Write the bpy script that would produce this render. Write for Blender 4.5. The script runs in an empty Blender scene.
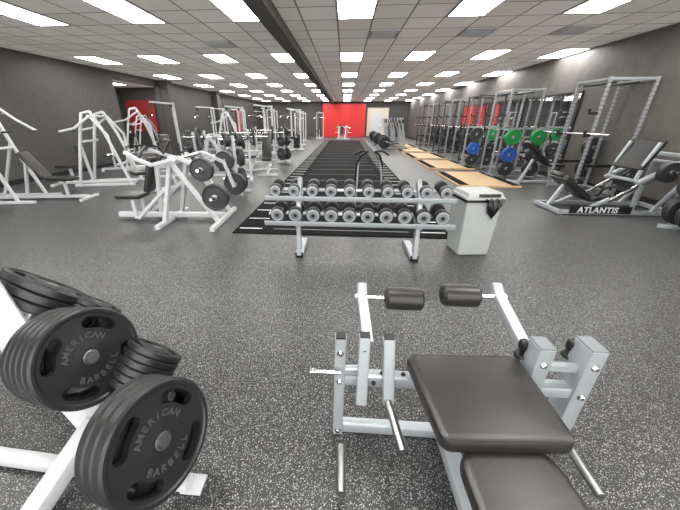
import bpy, math, random
from mathutils import Vector, Matrix, Quaternion
random.seed(5)
V=Vector; PI=math.pi
SC=bpy.context.scene; COL=SC.collection
try: SC.view_settings.view_transform='Standard'
except Exception: pass
# ---------------- camera model
FPX=300.; PITCH=math.atan(135/300.); YAW=math.atan2(25,math.hypot(300,135)); H0=1.5; PXC=320.
CP,SP=math.cos(PITCH),math.sin(PITCH)
def ray(px,py):
    u=255-py
    return Matrix.Rotation(YAW,3,'Z')@V((px-PXC,FPX*CP+u*SP,u*CP-FPX*SP))
def q(px,py,z=0.):
    d=ray(px,py); t=(z-H0)/d.z; return V((d.x*t,d.y*t,z))
def qy(px,py,Y):
    d=ray(px,py); t=Y/d.y; return V((d.x*t,Y,H0+d.z*t))
def qx(px,py,X):
    d=ray(px,py); t=X/d.x; return V((X,d.y*t,H0+d.z*t))
def qd(px,py,zc):
    d=ray(px,py)*(zc/FPX); return V((d.x,d.y,H0+d.z))
cam=bpy.data.cameras.new('camera'); co=bpy.data.objects.new('camera',cam); COL.objects.link(co)
co.location=(0,0,H0); co.rotation_euler=(PI/2-PITCH,0,YAW)
cam.sensor_width=36; cam.lens=FPX/680*36; cam.shift_x=20/680.; cam.clip_end=200; cam.clip_start=.02
SC.camera=co
# ---------------- materials
def lin(c):
    return tuple((x/12.92 if x<=.04045 else ((x+.055)/1.055)**2.4) for x in [v/255. for v in c])+(1,)
def pm(name,rgb,rough=.5,metal=0.,var=.08,scale=30.,bump=0.,emit=0.,spec=.5):
    m=bpy.data.materials.new(name); m.use_nodes=True; nt=m.node_tree; b=nt.nodes['Principled BSDF']
    b.inputs['Roughness'].default_value=rough; b.inputs['Metallic'].default_value=metal; b.inputs['Specular IOR Level'].default_value=spec
    tc=nt.nodes.new('ShaderNodeTexCoord'); n=nt.nodes.new('ShaderNodeTexNoise'); n.inputs['Scale'].default_value=scale; n.inputs['Detail'].default_value=4
    nt.links.new(tc.outputs['Object'],n.inputs['Vector'])
    mx=nt.nodes.new('ShaderNodeMix'); mx.data_type='RGBA'; c=lin(rgb)
    mx.inputs[6].default_value=tuple(x*(1-var) for x in c[:3])+(1,); mx.inputs[7].default_value=tuple(min(1,x*(1+var)) for x in c[:3])+(1,)
    nt.links.new(n.outputs['Fac'],mx.inputs[0]); nt.links.new(mx.outputs[2],b.inputs['Base Color'])
    if bump:
        bp=nt.nodes.new('ShaderNodeBump'); bp.inputs['Strength'].default_value=bump; bp.inputs['Distance'].default_value=.01
        nt.links.new(n.outputs['Fac'],bp.inputs['Height']); nt.links.new(bp.outputs['Normal'],b.inputs['Normal'])
    if emit:
        b.inputs['Emission Color'].default_value=c; b.inputs['Emission Strength'].default_value=emit
    return m
M={}
M['white']=pm('white_powder_coat',(190,192,194),.36)
M['silver']=pm('silver_powder_coat',(164,169,173),.33,.3)
M['rackgrey']=pm('rack_grey_powder_coat',(142,145,148),.4,.25)
M['rackdark']=pm('rack_dark_powder_coat',(52,53,55),.4,.1)
M['grey']=pm('grey_powder_coat',(124,128,132),.4,.2)
M['chrome']=pm('chrome',(205,205,205),.18,1.)
M['dullsteel']=pm('brushed_steel',(160,160,159),.35,1.)
M['black']=pm('black_plastic',(22,22,23),.45)
M['vinyl']=pm('black_vinyl',(37,35,34),.34,0,.05,200,.08)
M['rubber']=pm('plate_rubber',(32,33,34),.38,0,.12,60,.03)
M['rubber2']=pm('dumbbell_rubber',(38,39,42),.5)
M['platedark']=pm('plate_grey_rubber',(46,47,50),.4)
M['letter']=pm('embossed_letter_grey',(72,72,74),.5)
M['endcap']=pm('dumbbell_end_grey',(158,161,165),.4,.2)
M['bin']=pm('bin_grey_plastic',(160,164,163),.5)
M['binlid']=pm('bin_lid_plastic',(164,167,165),.5)
M['bag']=pm('bin_liner_black',(12,12,13),.3)
M['red']=pm('red_paint',(196,36,34),.5)
M['green']=pm('green_rubber',(22,128,60),.5)
M['blue']=pm('blue_rubber',(30,76,158),.5)
M['screen']=pm('dark_screen',(12,14,18),.15)
M['darkred']=pm('dark_red_paint',(140,34,30),.5)
M['pale']=pm('pale_wall_paint',(206,198,182),.7,0,.05,2)
M['paper']=pm('white_paint_mark',(205,205,205),.6)
M['dim']=pm('dim_paint_mark',(96,96,96),.7)
M['steel']=pm('stack_steel',(56,56,58),.4,.5)
def wallmat(name,rgb,bump=.5,scale=9):
    return pm(name,rgb,.55,0,.3,scale,bump)
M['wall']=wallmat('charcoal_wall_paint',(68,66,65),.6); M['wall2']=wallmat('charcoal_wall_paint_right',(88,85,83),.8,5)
M['beam']=pm('dark_beam_paint',(88,85,82),.6)
M['lane']=pm('black_turf',(20,20,21),.95,0,.3,300,.2,0,.1)
m=bpy.data.materials.new('wood_planks'); m.use_nodes=True; nt=m.node_tree; b=nt.nodes['Principled BSDF']
tc=nt.nodes.new('ShaderNodeTexCoord'); w=nt.nodes.new('ShaderNodeTexWave'); w.inputs['Scale'].default_value=3; w.inputs['Distortion'].default_value=4; w.bands_direction='Y'
cr=nt.nodes.new('ShaderNodeValToRGB'); cr.color_ramp.elements[0].color=lin((172,140,98)); cr.color_ramp.elements[1].color=lin((198,170,130))
nt.links.new(tc.outputs['Object'],w.inputs['Vector']); nt.links.new(w.outputs['Fac'],cr.inputs[0]); nt.links.new(cr.outputs[0],b.inputs['Base Color']); b.inputs['Roughness'].default_value=.4
M['wood']=m
m=bpy.data.materials.new('mirror_glass'); m.use_nodes=True; b=m.node_tree.nodes['Principled BSDF']; b.inputs['Metallic'].default_value=1; b.inputs['Roughness'].default_value=.03; b.inputs['Base Color'].default_value=(.72,.74,.74,1)
M['mirror']=m
# floor: black rubber with pale flecks
m=bpy.data.materials.new('flecked_rubber_floor'); m.use_nodes=True; nt=m.node_tree; b=nt.nodes['Principled BSDF']; L=nt.links
tc=nt.nodes.new('ShaderNodeTexCoord')
def fleck(scale,thr,sel):
    nz=nt.nodes.new('ShaderNodeTexNoise'); nz.inputs['Scale'].default_value=scale*1.3
    va=nt.nodes.new('ShaderNodeVectorMath'); va.operation='MULTIPLY_ADD'; va.inputs[1].default_value=(1.1/scale,1.1/scale,0)
    L.new(tc.outputs['Object'],nz.inputs['Vector']); L.new(nz.outputs['Color'],va.inputs[0]); L.new(tc.outputs['Object'],va.inputs[2])
    vo=nt.nodes.new('ShaderNodeTexVoronoi'); vo.voronoi_dimensions='2D'; vo.inputs['Scale'].default_value=scale
    L.new(va.outputs[0],vo.inputs['Vector'])
    lt=nt.nodes.new('ShaderNodeMath'); lt.operation='LESS_THAN'; lt.inputs[1].default_value=thr; L.new(vo.outputs['Distance'],lt.inputs[0])
    sx=nt.nodes.new('ShaderNodeSeparateColor'); L.new(vo.outputs['Color'],sx.inputs[0])
    gt=nt.nodes.new('ShaderNodeMath'); gt.operation='GREATER_THAN'; gt.inputs[1].default_value=sel; L.new(sx.outputs[0],gt.inputs[0])
    mu=nt.nodes.new('ShaderNodeMath'); mu.operation='MULTIPLY'; L.new(lt.outputs[0],mu.inputs[0]); L.new(gt.outputs[0],mu.inputs[1]); return mu
f1=fleck(125,.3,.84); f2=fleck(240,.33,.8)
mx=nt.nodes.new('ShaderNodeMath'); mx.operation='MAXIMUM'; L.new(f1.outputs[0],mx.inputs[0]); L.new(f2.outputs[0],mx.inputs[1])
ba=nt.nodes.new('ShaderNodeTexNoise'); ba.inputs['Scale'].default_value=260; L.new(tc.outputs['Object'],ba.inputs['Vector'])
cb=nt.nodes.new('ShaderNodeMix'); cb.data_type='RGBA'; cb.inputs[6].default_value=lin((22,22,23)); cb.inputs[7].default_value=lin((49,49,50)); L.new(ba.outputs['Fac'],cb.inputs[0])
c2=nt.nodes.new('ShaderNodeMix'); c2.data_type='RGBA'; L.new(cb.outputs[2],c2.inputs[6]); c2.inputs[7].default_value=lin((166,166,165)); L.new(mx.outputs[0],c2.inputs[0])
L.new(c2.outputs[2],b.inputs['Base Color']); b.inputs['Roughness'].default_value=.42; b.inputs['Specular IOR Level'].default_value=.45
M['floor']=m
# ceiling tiles
TX,TY=.61,.675; LX0=.12; LY0=5.8
m=bpy.data.materials.new('ceiling_tiles_added_glow'); m.use_nodes=True; nt=m.node_tree; b=nt.nodes['Principled BSDF']; L=nt.links
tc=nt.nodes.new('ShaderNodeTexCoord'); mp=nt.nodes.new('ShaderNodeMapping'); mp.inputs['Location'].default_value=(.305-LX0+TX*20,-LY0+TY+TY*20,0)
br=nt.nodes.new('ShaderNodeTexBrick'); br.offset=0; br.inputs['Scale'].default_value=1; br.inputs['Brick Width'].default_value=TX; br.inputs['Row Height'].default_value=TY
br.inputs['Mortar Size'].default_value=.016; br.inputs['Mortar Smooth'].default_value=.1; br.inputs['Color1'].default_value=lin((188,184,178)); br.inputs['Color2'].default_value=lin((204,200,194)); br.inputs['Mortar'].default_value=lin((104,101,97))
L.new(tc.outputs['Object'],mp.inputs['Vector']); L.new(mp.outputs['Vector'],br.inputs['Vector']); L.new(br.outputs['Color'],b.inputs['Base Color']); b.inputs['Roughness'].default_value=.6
L.new(br.outputs['Color'],b.inputs['Emission Color']); b.inputs['Emission Strength'].default_value=.3  # added glow in the tile colour brightens the ceiling; tiles are no lamps
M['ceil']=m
m=bpy.data.materials.new('lit_diffuser'); m.use_nodes=True; b=m.node_tree.nodes['Principled BSDF']; b.inputs['Base Color'].default_value=(.9,.9,.9,1); b.inputs['Emission Color'].default_value=(1,.985,.95,1); b.inputs['Emission Strength'].default_value=23
M['lit']=m
# ---------------- mesh builder
class MB:
    def __init__(s): s.v=[]; s.f=[]
    def add(s,vs,fs):
        n=len(s.v); s.v+=[V(x) for x in vs]; s.f+=[tuple(i+n for i in f) for f in fs]; return s
    def box(s,c,sz,R=None):
        c=V(c); h=V(sz)/2; vs=[]
        for x in(-1,1):
            for y in(-1,1):
                for z in(-1,1):
                    p=V((x*h.x,y*h.y,z*h.z)); vs.append(c+(R@p if R else p))
        return s.add(vs,[(0,1,3,2),(4,6,7,5),(0,4,5,1),(2,3,7,6),(0,2,6,4),(1,5,7,3)])
    def sweep(s,pts,prof,up=(0,0,1),closed=False):
        pts=[V(p) for p in pts]; n=len(pts); k=len(prof); vs=[]; fs=[]; up=V(up); pa=None
        for i,p in enumerate(pts):
            if closed: t=(pts[(i+1)%n]-pts[i-1])
            else: t=(pts[min(i+1,n-1)]-pts[max(i-1,0)])
            t=t.normalized()
            if pa is None:
                a=t.cross(up)
                if a.length<.05: a=t.cross(V((0,1,0))); 
                if a.length<.05: a=t.cross(V((1,0,0)))
            else: a=pa-t*pa.dot(t)
            a.normalize(); bb=a.cross(t).normalized(); pa=a
            for (x,y) in prof: vs.append(p+a*x+bb*y)
        m=n if closed else n-1
        for i in range(m):
            j=(i+1)%n
            for e in range(k):
                g=(e+1)%k; fs.append((i*k+e,i*k+g,j*k+g,j*k+e))
        if not closed: fs.append(tuple(range(k-1,-1,-1))); fs.append(tuple((n-1)*k+e for e in range(k)))
        return s.add(vs,fs)
    def bar(s,p0,p1,w=.06,h=.06,up=(0,0,1),r=None):
        r=min(w,h)*.16 if r is None else r; pr=[]
        for (cx,cy,a0) in((w/2-r,h/2-r,0),(-w/2+r,h/2-r,90),(-w/2+r,-h/2+r,180),(w/2-r,-h/2+r,270)):
            for a in(0,45,90): pr.append((cx+r*math.cos(math.radians(a0+a)),cy+r*math.sin(math.radians(a0+a))))
        pts=[p0,p1] if not isinstance(p0,list) else p0
        return s.sweep(pts,pr,up)
    def path(s,pts,w=.06,h=.06,up=(0,0,1)): return s.bar(pts,None,w,h,up)
    def tube(s,pts,r=.015,n=10,closed=False):
        return s.sweep(pts,[(r*math.cos(2*PI*i/n),r*math.sin(2*PI*i/n)) for i in range(n)],(0,.13,1),closed)
    def lathe(s,prof,c=(0,0,0),ax=(0,0,1),n=28):
        Q=V((0,0,1)).rotation_difference(V(ax).normalized()); c=V(c); vs=[];fs=[];k=len(prof)
        for i in range(n):
            a=2*PI*i/n
            for (r,z) in prof: vs.append(c+Q@V((r*math.cos(a),r*math.sin(a),z)))
        for i in range(n):
            j=(i+1)%n
            for e in range(k-1): fs.append((i*k+e,j*k+e,j*k+e+1,i*k+e+1))
        fs.append(tuple(i*k for i in range(n-1,-1,-1))) ; fs.append(tuple(i*k+k-1 for i in range(n)))
        return s.add(vs,fs)
    def cyl(s,c,ax,r,l,n=24,ch=.1):
        e=min(r,l)*ch; return s.lathe([(r-e,-l/2),(r,-l/2+e),(r,l/2-e),(r-e,l/2)],c,ax,n)
    def pad(s,c,sx,sy,th,R=None,rad=.05,ed=.018,taper=1.,seg=6):
        c=V(c); lv=[(ed,-th/2),(ed*.3,-th/2+ed*.3),(0,-th/2+ed),(0,th/2-ed),(ed*.3,th/2-ed*.3),(ed,th/2),(ed*2.2,th/2+ed*.12)]; vs=[];fs=[]; k=4*(seg+1)
        for (ins,z) in lv:
            hx,hy=sx/2-ins,sy/2-ins; r=max(rad-ins,.004)
            for (ax_,ay_,a0) in((1,1,0),(-1,1,90),(-1,-1,180),(1,-1,270)):
                for i in range(seg+1):
                    a=math.radians(a0+90*i/seg); x=ax_*(hx-r)+r*math.cos(a); y=ay_*(hy-r)+r*math.sin(a)
                    x*=1+(taper-1)*(y/sy+.5); p=V((x,y,z)); vs.append(c+(R@p if R else p))
        for l in range(len(lv)-1):
            for e in range(k):
                g=(e+1)%k; fs.append((l*k+e,l*k+g,(l+1)*k+g,(l+1)*k+e))
        fs.append(tuple(range(k-1,-1,-1))); fs.append(tuple((len(lv)-1)*k+e for e in range(k)))
        return s.add(vs,fs)
    def mesh(s,name,mat):
        me=bpy.data.meshes.new(name); me.from_pydata([tuple(p) for p in s.v],[],s.f); me.update()
        me.polygons.foreach_set('use_smooth',[True]*len(me.polygons))
        try: me.set_sharp_from_angle(angle=math.radians(38))
        except Exception: pass
        me.materials.append(mat); return me
    def build(s,name,mat,parent=None,origin=None,loc=None,label=None):
        if origin is not None: s.v=[p-V(origin) for p in s.v]
        o=bpy.data.objects.new(name,s.mesh(name,M[mat] if isinstance(mat,str) else mat)); COL.objects.link(o)
        if parent: o.parent=parent
        elif origin is not None: o.location=origin
        if loc is not None: o.location=loc
        if label: o['label']=label
        return o
def rx(a): return Matrix.Rotation(a,3,'X')
def ry(a): return Matrix.Rotation(a,3,'Y')
def rz(a): return Matrix.Rotation(a,3,'Z')
def bars(lst,name,mat,parent,w=.06,h=.06,up=(0,0,1),origin=None):
    return [MB().bar(a,b_,w,h,up).build(name,mat,parent,origin) for a,b_ in lst]
def tag(o,label,cat,group=None):
    o['label']=label; o['category']=cat
    if group: o['group']=group
    return o
def thing(name,label,cat,loc=(0,0,0),rot=0,group=None):
    o=bpy.data.objects.new(name,None); COL.objects.link(o); o.location=loc; o.empty_display_size=.1
    if isinstance(rot,(int,float)): o.rotation_euler=(0,0,rot)
    else: o.rotation_mode='QUATERNION'; o.rotation_quaternion=rot
    return tag(o,label,cat,group)
def copy_tree(o,parent=None):
    c=o.copy(); COL.objects.link(c)
    if parent: c.parent=parent
    for ch in list(o.children): copy_tree(ch,c)
    return c
def struct(o): o['kind']='structure'; return o
ORD=['first','second','third','fourth','fifth','sixth','seventh','eighth','ninth','tenth','eleventh','twelfth']
# ---------------- room
XL,XR,YB,YF,HC=-8.3,5.95,32.,-3.,3.1
OP0,OP1=11.7,14.6
struct(MB().box(((XL+XR)/2-2.1,(YB+YF)/2,-.05),(XR-XL+4.6,YB-YF+.4,.1)).build('floor','floor'))
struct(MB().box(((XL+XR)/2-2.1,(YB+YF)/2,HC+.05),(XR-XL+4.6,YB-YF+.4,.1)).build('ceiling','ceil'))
struct(MB().box((XL-.1,(YF+OP0)/2,HC/2),(.2,OP0-YF,HC)).build('wall_left','wall'))
struct(MB().box((XL-.1,(YB+OP1)/2,HC/2),(.2,YB-OP1,HC)).build('wall_left','wall'))
struct(MB().box((XL-.1,(OP0+OP1)/2,2.98),(.2,OP1-OP0,.24)).build('wall_left_lintel','wall'))
struct(MB().box((XL-4.,(OP0+OP1)/2+1.5,HC/2),(.2,OP1-OP0+5,HC)).build('wall_alcove_back','wall'))
struct(MB().box((XL-2.1,OP1+3.1,HC/2),(4.0,.2,HC)).build('wall_alcove_far','wall'))
struct(MB().box((XL-2.9,OP1+2.96,1.7),(1.6,.06,1.6)).build('wall_alcove_red_panel','darkred'))
struct(MB().box((XL-2.1,OP0-.3,HC/2),(4.0,.2,HC)).build('wall_alcove_near','wall'))
struct(MB().box((XR+.1,(YB+YF)/2,HC/2),(.2,YB-YF,HC)).build('wall_right','wall2'))
struct(MB().box(((XL+XR)/2,YB+.1,HC/2),(XR-XL+.4,.2,HC)).build('wall_back','wall'))
struct(MB().box((XL+.015,(OP0+YF)/2,.06),(.03,OP0-YF,.12)).build('baseboard_left','black'))
struct(MB().box((XR-.015,(YB+YF)/2,.06),(.03,YB-YF,.12)).build('baseboard_right','black'))
x0=qy(323,120,YB).x; x1=qy(365,120,YB).x
struct(MB().box(((x0+x1)/2,YB-.2,1.45),(x1-x0,.4,2.9)).build('wall_back_red_accent','red'))
x2=qy(388,120,YB).x
struct(MB().box(((x1+x2)/2+.1,YB-.05,1.3),(x2-x1-.2,.1,2.5)).build('wall_back_pale_panel','pale'))
dr=struct(MB().box(((x1+x2)/2,YB-.13,1.05),(.95,.06,2.1)).build('door_1','white')); MB().cyl((x1+x2)/2*V((1,0,0))+V((.38,YB-.19,1.05)),(1,0,0),.015,.12).build('door_handle','chrome',dr)
struct(MB().box((-1.26,(YB+YF)/2,HC-.09),(.26,YB-YF,.18)).build('trim_1','beam'))
for k,(xa,ya) in enumerate(((XL+.2,14.85),(XL+.2,20.5))):
    struct(MB().box((xa,ya,HC/2),(.4,.45,HC)).build('wall_left_pier','wall'))
struct(MB().box((XL+.05,25.2,1.4),(.1,1.2,1.6)).build('wall_left_red_panel','darkred'))
for i,(a,b_) in enumerate(((9.0,11.4),(11.6,14.2),(14.4,17.0))):
    mi=thing('wall_mirror','%s tall wall mirror from the front on the right wall behind power racks'%ORD[i],'mirror',(XR-.02,(a+b_)/2,0),0,'right wall mirrors')
    w=b_-a
    MB().box((0,0,1.2),(.02,w,1.9)).build('mirror_glass','mirror',mi)
    MB().bar((0,-w/2,.24),(0,-w/2,2.16),.04,.04).bar((0,w/2,.24),(0,w/2,2.16),.04,.04).bar((0,-w/2,2.15),(0,w/2,2.15),.04,.04).bar((0,-w/2,.25),(0,w/2,.25),.04,.04).build('frame','black',mi)
# ceiling lights
proto=thing('ceiling_light','x','ceiling light',(0,0,HC),0,'recessed ceiling light panels')
w_,l_=.61,1.25
MB().box((0,0,-.012),(w_-.05,l_-.05,.016)).build('diffuser','lit',proto)
MB().bar((-w_/2+.012,-l_/2,-.01),(-w_/2+.012,l_/2,-.01),.025,.025).bar((w_/2-.012,-l_/2,-.01),(w_/2-.012,l_/2,-.01),.025,.025).bar((-w_/2,-l_/2+.012,-.01),(w_/2,-l_/2+.012,-.01),.025,.025).bar((-w_/2,l_/2-.012,-.01),(w_/2,l_/2-.012,-.01),.025,.025).build('frame','white',proto)
rows=[-2.3,1.75]+[5.75,9.8,13.5,16.9,20.3,23.7,27.1,30.3]
first=True
for j,yy in enumerate(rows):
    for i in range(-4,4):
        xx=LX0+i*1.83
        o=proto if first else copy_tree(proto); first=False
        o.location=(xx,yy,HC)
        if j>=2: o['label']='lit ceiling panel in the %s row from the front, %s from the left wall'%(ORD[j-2],ORD[i+4])
        else: o['label']='lit ceiling panel overhead near the front windows, row %s, %s from the left'%(ORD[j],ORD[i+4])
k=0
for yy in (13.0,15.6):
    for xx in (XL-1.0,XL-2.8):
        o=copy_tree(proto); o.location=(xx,yy,HC); o['label']='lit ceiling panel, %s nearest inside the left alcove'%ORD[k]; k+=1
# ceiling vents
for (px,py,lab) in ((376,36,'pale square ceiling vent beside the centre light column'),(185,46,'square ceiling vent left of the dark beam'),(478,32,'square ceiling vent above the power racks'),(560,28,'square ceiling vent nearest the right wall')):
    p=q(px,py,HC); cx=round((p.x-LX0)/TX)*TX+LX0; cy=round((p.y-LY0-TY/2)/TY)*TY+LY0+TY/2
    if (cx-LX0)%1.83<.1 or (cx-LX0)%1.83>1.7: cx+=TX
    t=thing('ceiling_vent',lab,'vent',(cx,cy,HC))
    g=MB()
    for k in range(6): g.box((0,-.2+.08*k,-.014),(.48,.05,.012),rx(.5))
    g.build('slat','white',t); MB().bar((-.27,-.29,-.01),(-.27,.29,-.01),.05,.02).bar((.27,-.29,-.01),(.27,.29,-.01),.05,.02).bar((-.27,-.27,-.01),(.27,-.27,-.01),.05,.02).bar((-.27,.27,-.01),(.27,.27,-.01),.05,.02).build('frame','white',t)
# ---------------- lane
ln=thing('turf_lane','long black turf lane with white side dashes running down the middle','turf lane',(0,0,0))
MB().box((-.02,14.9,.006),(3.12,21.8,.012)).build('turf','lane',ln)
g=MB(); g2=MB()
y=4.2; k=0
while y<25.6:
    g.box((-1.36,y,.013),(.34,.035,.004)); g.box((1.32,y,.013),(.34,.035,.004))
    if k%2==0: g2.box((-.02,y,.013),(2.0,.03,.004))
    y+=.5; k+=1
g.build('side_dash','paper',ln); g2.build('cross_line','dim',ln)
# ---------------- text on arcs
def glyph_mesh(ch,size,ext=.001):
    cu=bpy.data.curves.new('t','FONT'); cu.body=ch; cu.size=size; cu.extrude=ext; cu.offset=.0006; cu.align_x='CENTER'; cu.resolution_u=2
    ob=bpy.data.objects.new('t',cu); COL.objects.link(ob); dg=bpy.context.evaluated_depsgraph_get(); me=ob.evaluated_get(dg).to_mesh()
    vs=[v.co.copy() for v in me.vertices]; fs=[tuple(p.vertices) for p in me.polygons]; ob.evaluated_get(dg).to_mesh_clear()
    bpy.data.objects.remove(ob); return vs,fs
def arc_text(g,txt,rad,size,a_mid,da,z,flip=False):
    n=len(txt)
    for i,ch in enumerate(txt):
        if ch==' ': continue
        vs,fs=glyph_mesh(ch,size)
        off=(i-(n-1)/2)*da
        if not flip: a=a_mid-off; R=rz(a-PI/2)
        else: a=a_mid+off; R=rz(a+PI/2)
        base=V((rad*math.cos(a),rad*math.sin(a),z))
        g.add([base+R@v for v in vs],fs)
# ---------------- plates
def grip_plate(label,R=.225,th=.048,letters=True):
    t=thing('weight_plate',label,'weight plate'); s=R/.225
    h=th/2
    prof=[(.026*s,-h*.8),(.05*s,-h*.8),(.06*s,-h*.7),(.196*s,-h*.7),(.205*s,-h),(.216*s,-h),(.225*s,-h*.7),(.225*s,h*.7),(.216*s,h),(.205*s,h),(.197*s,h*.7),(.062*s,h*.7),(.052*s,h*.85),(.026*s,h*.85)]
    g=MB().lathe(prof,n=64)
    g.f=g.f[:-2]; n=64;k=14
    for i in range(n):
        j=(i+1)%n; g.f.append((i*k+k-1,j*k+k-1,j*k,i*k))
    body=g.build('disc','rubber',t)
    c=MB()
    for qd_ in range(4):
        a0=PI/4+qd_*PI/2; r1,r2=.132*s,.184*s; aw=math.radians(18); ol=[]
        for i in range(13): a=a0-aw+2*aw*i/12; ol.append((r2*math.cos(a),r2*math.sin(a)))
        rm=(r1+r2)/2; hr=(r2-r1)/2; ce=(rm*math.cos(a0+aw),rm*math.sin(a0+aw))
        for i in range(1,8): b2=a0+aw+PI*i/8; ol.append((ce[0]+hr*math.cos(b2),ce[1]+hr*math.sin(b2)))
        for i in range(13): a=a0+aw-2*aw*i/12; ol.append((r1*math.cos(a),r1*math.sin(a)))
        ce=(rm*math.cos(a0-aw),rm*math.sin(a0-aw))
        for i in range(1,8): b2=a0-aw+PI+PI*i/8; ol.append((ce[0]+hr*math.cos(b2),ce[1]+hr*math.sin(b2)))
        m_=len(ol); c.add([(x,y,-.1) for x,y in ol]+[(x,y,.1) for x,y in ol],[tuple(range(m_-1,-1,-1)),tuple(range(m_,2*m_))]+[(i,(i+1)%m_,m_+(i+1)%m_,m_+i) for i in range(m_)])
    cu=c.build('cutter','rubber'); md=body.modifiers.new('b','BOOLEAN'); md.object=cu; md.operation='DIFFERENCE'; md.solver='EXACT'
    dg=bpy.context.evaluated_depsgraph_get(); me=bpy.data.meshes.new_from_object(body.evaluated_get(dg)); body.modifiers.clear(); body.data=me
    me.polygons.foreach_set('use_smooth',[True]*len(me.polygons))
    try: me.set_sharp_from_angle(angle=math.radians(35))
    except Exception: pass
    bpy.data.objects.remove(cu)
    hb=MB().lathe([(.025*s,-h*.9),(.033*s,-h*.9),(.033*s,h*.95),(.03*s,h*1.0),(.025*s,h*1.0)],n=40)
    hb.f=hb.f[:-2]
    for i in range(40):
        j=(i+1)%40; hb.f.append((i*5+4,j*5+4,j*5,i*5))
    hb.build('hub_ring','dullsteel',t)
    if letters:
        g=MB(); arc_text(g,'AMERICAN',.088*s,.038*s,PI/2,.29,h*.72) ; arc_text(g,'BARBELL',.115*s,.038*s,-PI/2,.29,h*.72,True)
        g.build('lettering','letter',t)
    return t
def orient(nrm,roll=0.):
    Q=V((0,0,1)).rotation_difference(V(nrm).normalized()); return Q@Quaternion((0,0,1),roll)
def uproll(nrm):
    Q=V((0,0,1)).rotation_difference(V(nrm).normalized()); u=Q.inverted()@V((0,0,1)); return math.atan2(u.y,u.x)-PI/2
Pbig=grip_plate('x'); Psmall=grip_plate('x',.14,.034,False)
used={}
def stack(proto,face,nrm,n,pitch,labels,group,rolls=None):
    nrm=V(nrm).normalized()
    for i in range(n):
        o=proto if proto.name not in used else copy_tree(proto); used[proto.name]=1
        o.location=V(face)-nrm*(pitch*(i+.5)); o.rotation_mode='QUATERNION'; o.rotation_quaternion=orient(nrm,(rolls or 0)+random.uniform(-.5,.5)*(i>0))
        tag(o,labels%(ORD[i]),'weight plate',group)
RZ=Matrix.Rotation(YAW,3,'Z')
nA=(RZ@V((.90,-.36,.24))).normalized(); nD=(RZ@V((.38,.62,.68))).normalized()
A=qd(92,357,1.37); B=qd(164,441,1.14); D=qd(54,284,1.74); E=qd(98,301,1.8); Cc=qd(157,347,1.6)
stack(Pbig,A,nA,5,.05,'round black grip plate, %s from the outer end of the upper front peg','plates on the upper front peg',uproll(nA)+.12)
stack(Pbig,B,nA,3,.05,'round black grip plate, %s from the outer end of the low front peg','plates on the low front peg',uproll(nA)-.1)
stack(Pbig,D,nD,3,.05,'large black plate, %s from the top on the raised left rear peg','plates on the left rear peg')
stack(Psmall,E,nD,4,.036,'small black plate, %s from the top on the middle rear peg','small plates on the middle rear peg')
stack(Psmall,Cc,nD,6,.036,'small black plate, %s from the top on the right rear peg','small plates on the right rear peg')
tr=thing('plate_rack','white steel plate storage rack loaded with black plates at left foreground','plate rack',q(60,464,0))
O=tr.location.copy()
Af=A-nA*.34; Bf=B-nA*.27; Df=D-nD*.34; Ef=E-nD*.3; Cf=Cc-nD*.34
top=q(-30,268,.86); mid=q(14,332,.56); low=q(97,424,.16)
MB().bar(q(-70,446,.04),q(190,483,.04),.06,.055).build('cross_foot','white',tr,O)
fp=MB().box(q(194,484,.012),(.09,.08,.012)).build('foot_plate','white',tr,O)
MB().cyl(q(196,482,.02),(0,0,1),.014,.012,12).build('bolt','chrome',fp)
MB().path([top,mid,low],.06,.12,up=(1,1,0)).build('slanted_upright','white',tr,O)
MB().bar(V((top.x,top.y,0.02)),top,.07,.07,up=(0,1,0)).build('rear_post','white',tr,O)
bars([(mid,Af),(Af,Cf)],'upper_beam','white',tr,.06,.06,(0,0,1),O)
MB().bar(V((Cf.x,Cf.y,.02)),Cf,.06,.06,up=(1,0,0)).build('rear_leg','white',tr,O)
MB().bar(low+V((0,0,.02)),q(28,522,.04),.08,.08).build('diagonal_brace','white',tr,O)
MB().bar(Bf,low,.07,.07).build('peg_bracket','white',tr,O)
MB().bar(low+V((0,0,.04)),V((low.x,low.y,.0)),.08,.08,up=(1,0,0)).build('front_leg','white',tr,O)
for (a,b_) in ((A+nA*.004,Af),(B+nA*.004,Bf),(D+nD*.0,Df),(E+nD*.0,Ef),(Cc+nD*.0,Cf)):
    MB().tube([a,b_],.0235,16).build('peg','dullsteel',tr,O)
bars([(Df,Af),(Ef,Af)],'rear_beam','white',tr,.06,.06,(0,0,1),O)
# ---------------- foreground bench
bn=thing('leg_bench','silver framed leg bench with black pads and two roller pads, right foreground','exercise bench',q(455,445,0))
O=bn.location.copy()
def cap(p,w,d,par,mat='black'): MB().box(p+V((0,0,.003)),(w*.9,d*.9,.008)).build('end_cap',mat,par,O)
def bolt(p,ax,par,r=.012,mat='chrome'):
    MB().lathe([(r*1.5,0),(r*1.5,.003),(r,.003),(r,.011),(r*.8,.013)],V(p),ax,6).build('bolt',mat,par,O)
def vpost(px,py,zt,zb,w,d,name,cm='black'):
    p=q(px,py,zt); o=MB().bar(V((p.x,p.y,zb)),p,w,d,up=(0,1,0)).build(name,'silver',bn,O); cap(p,w,d,o,cm); 
    for z in (.37,.03,.54):
        if z>zb: bolt((p.x,p.y-d/2,z+.002),(0,-1,0),o)
    return p
p1=vpost(341,336,.62,.0,.05,.05,'post'); p4=vpost(592,345,.62,.0,.07,.11,'post','grey'); p3=vpost(543,344,.62,.25,.07,.09,'post','grey')
p2=q(365,336,.62); o=MB().bar(q(361,402,.30),p2,.05,.05,up=(0,1,0)).build('post','silver',bn,O); cap(p2,.05,.05,o); bolt(p2+V((0,-.027,-.06)),(0,-1,.1),o)
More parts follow.
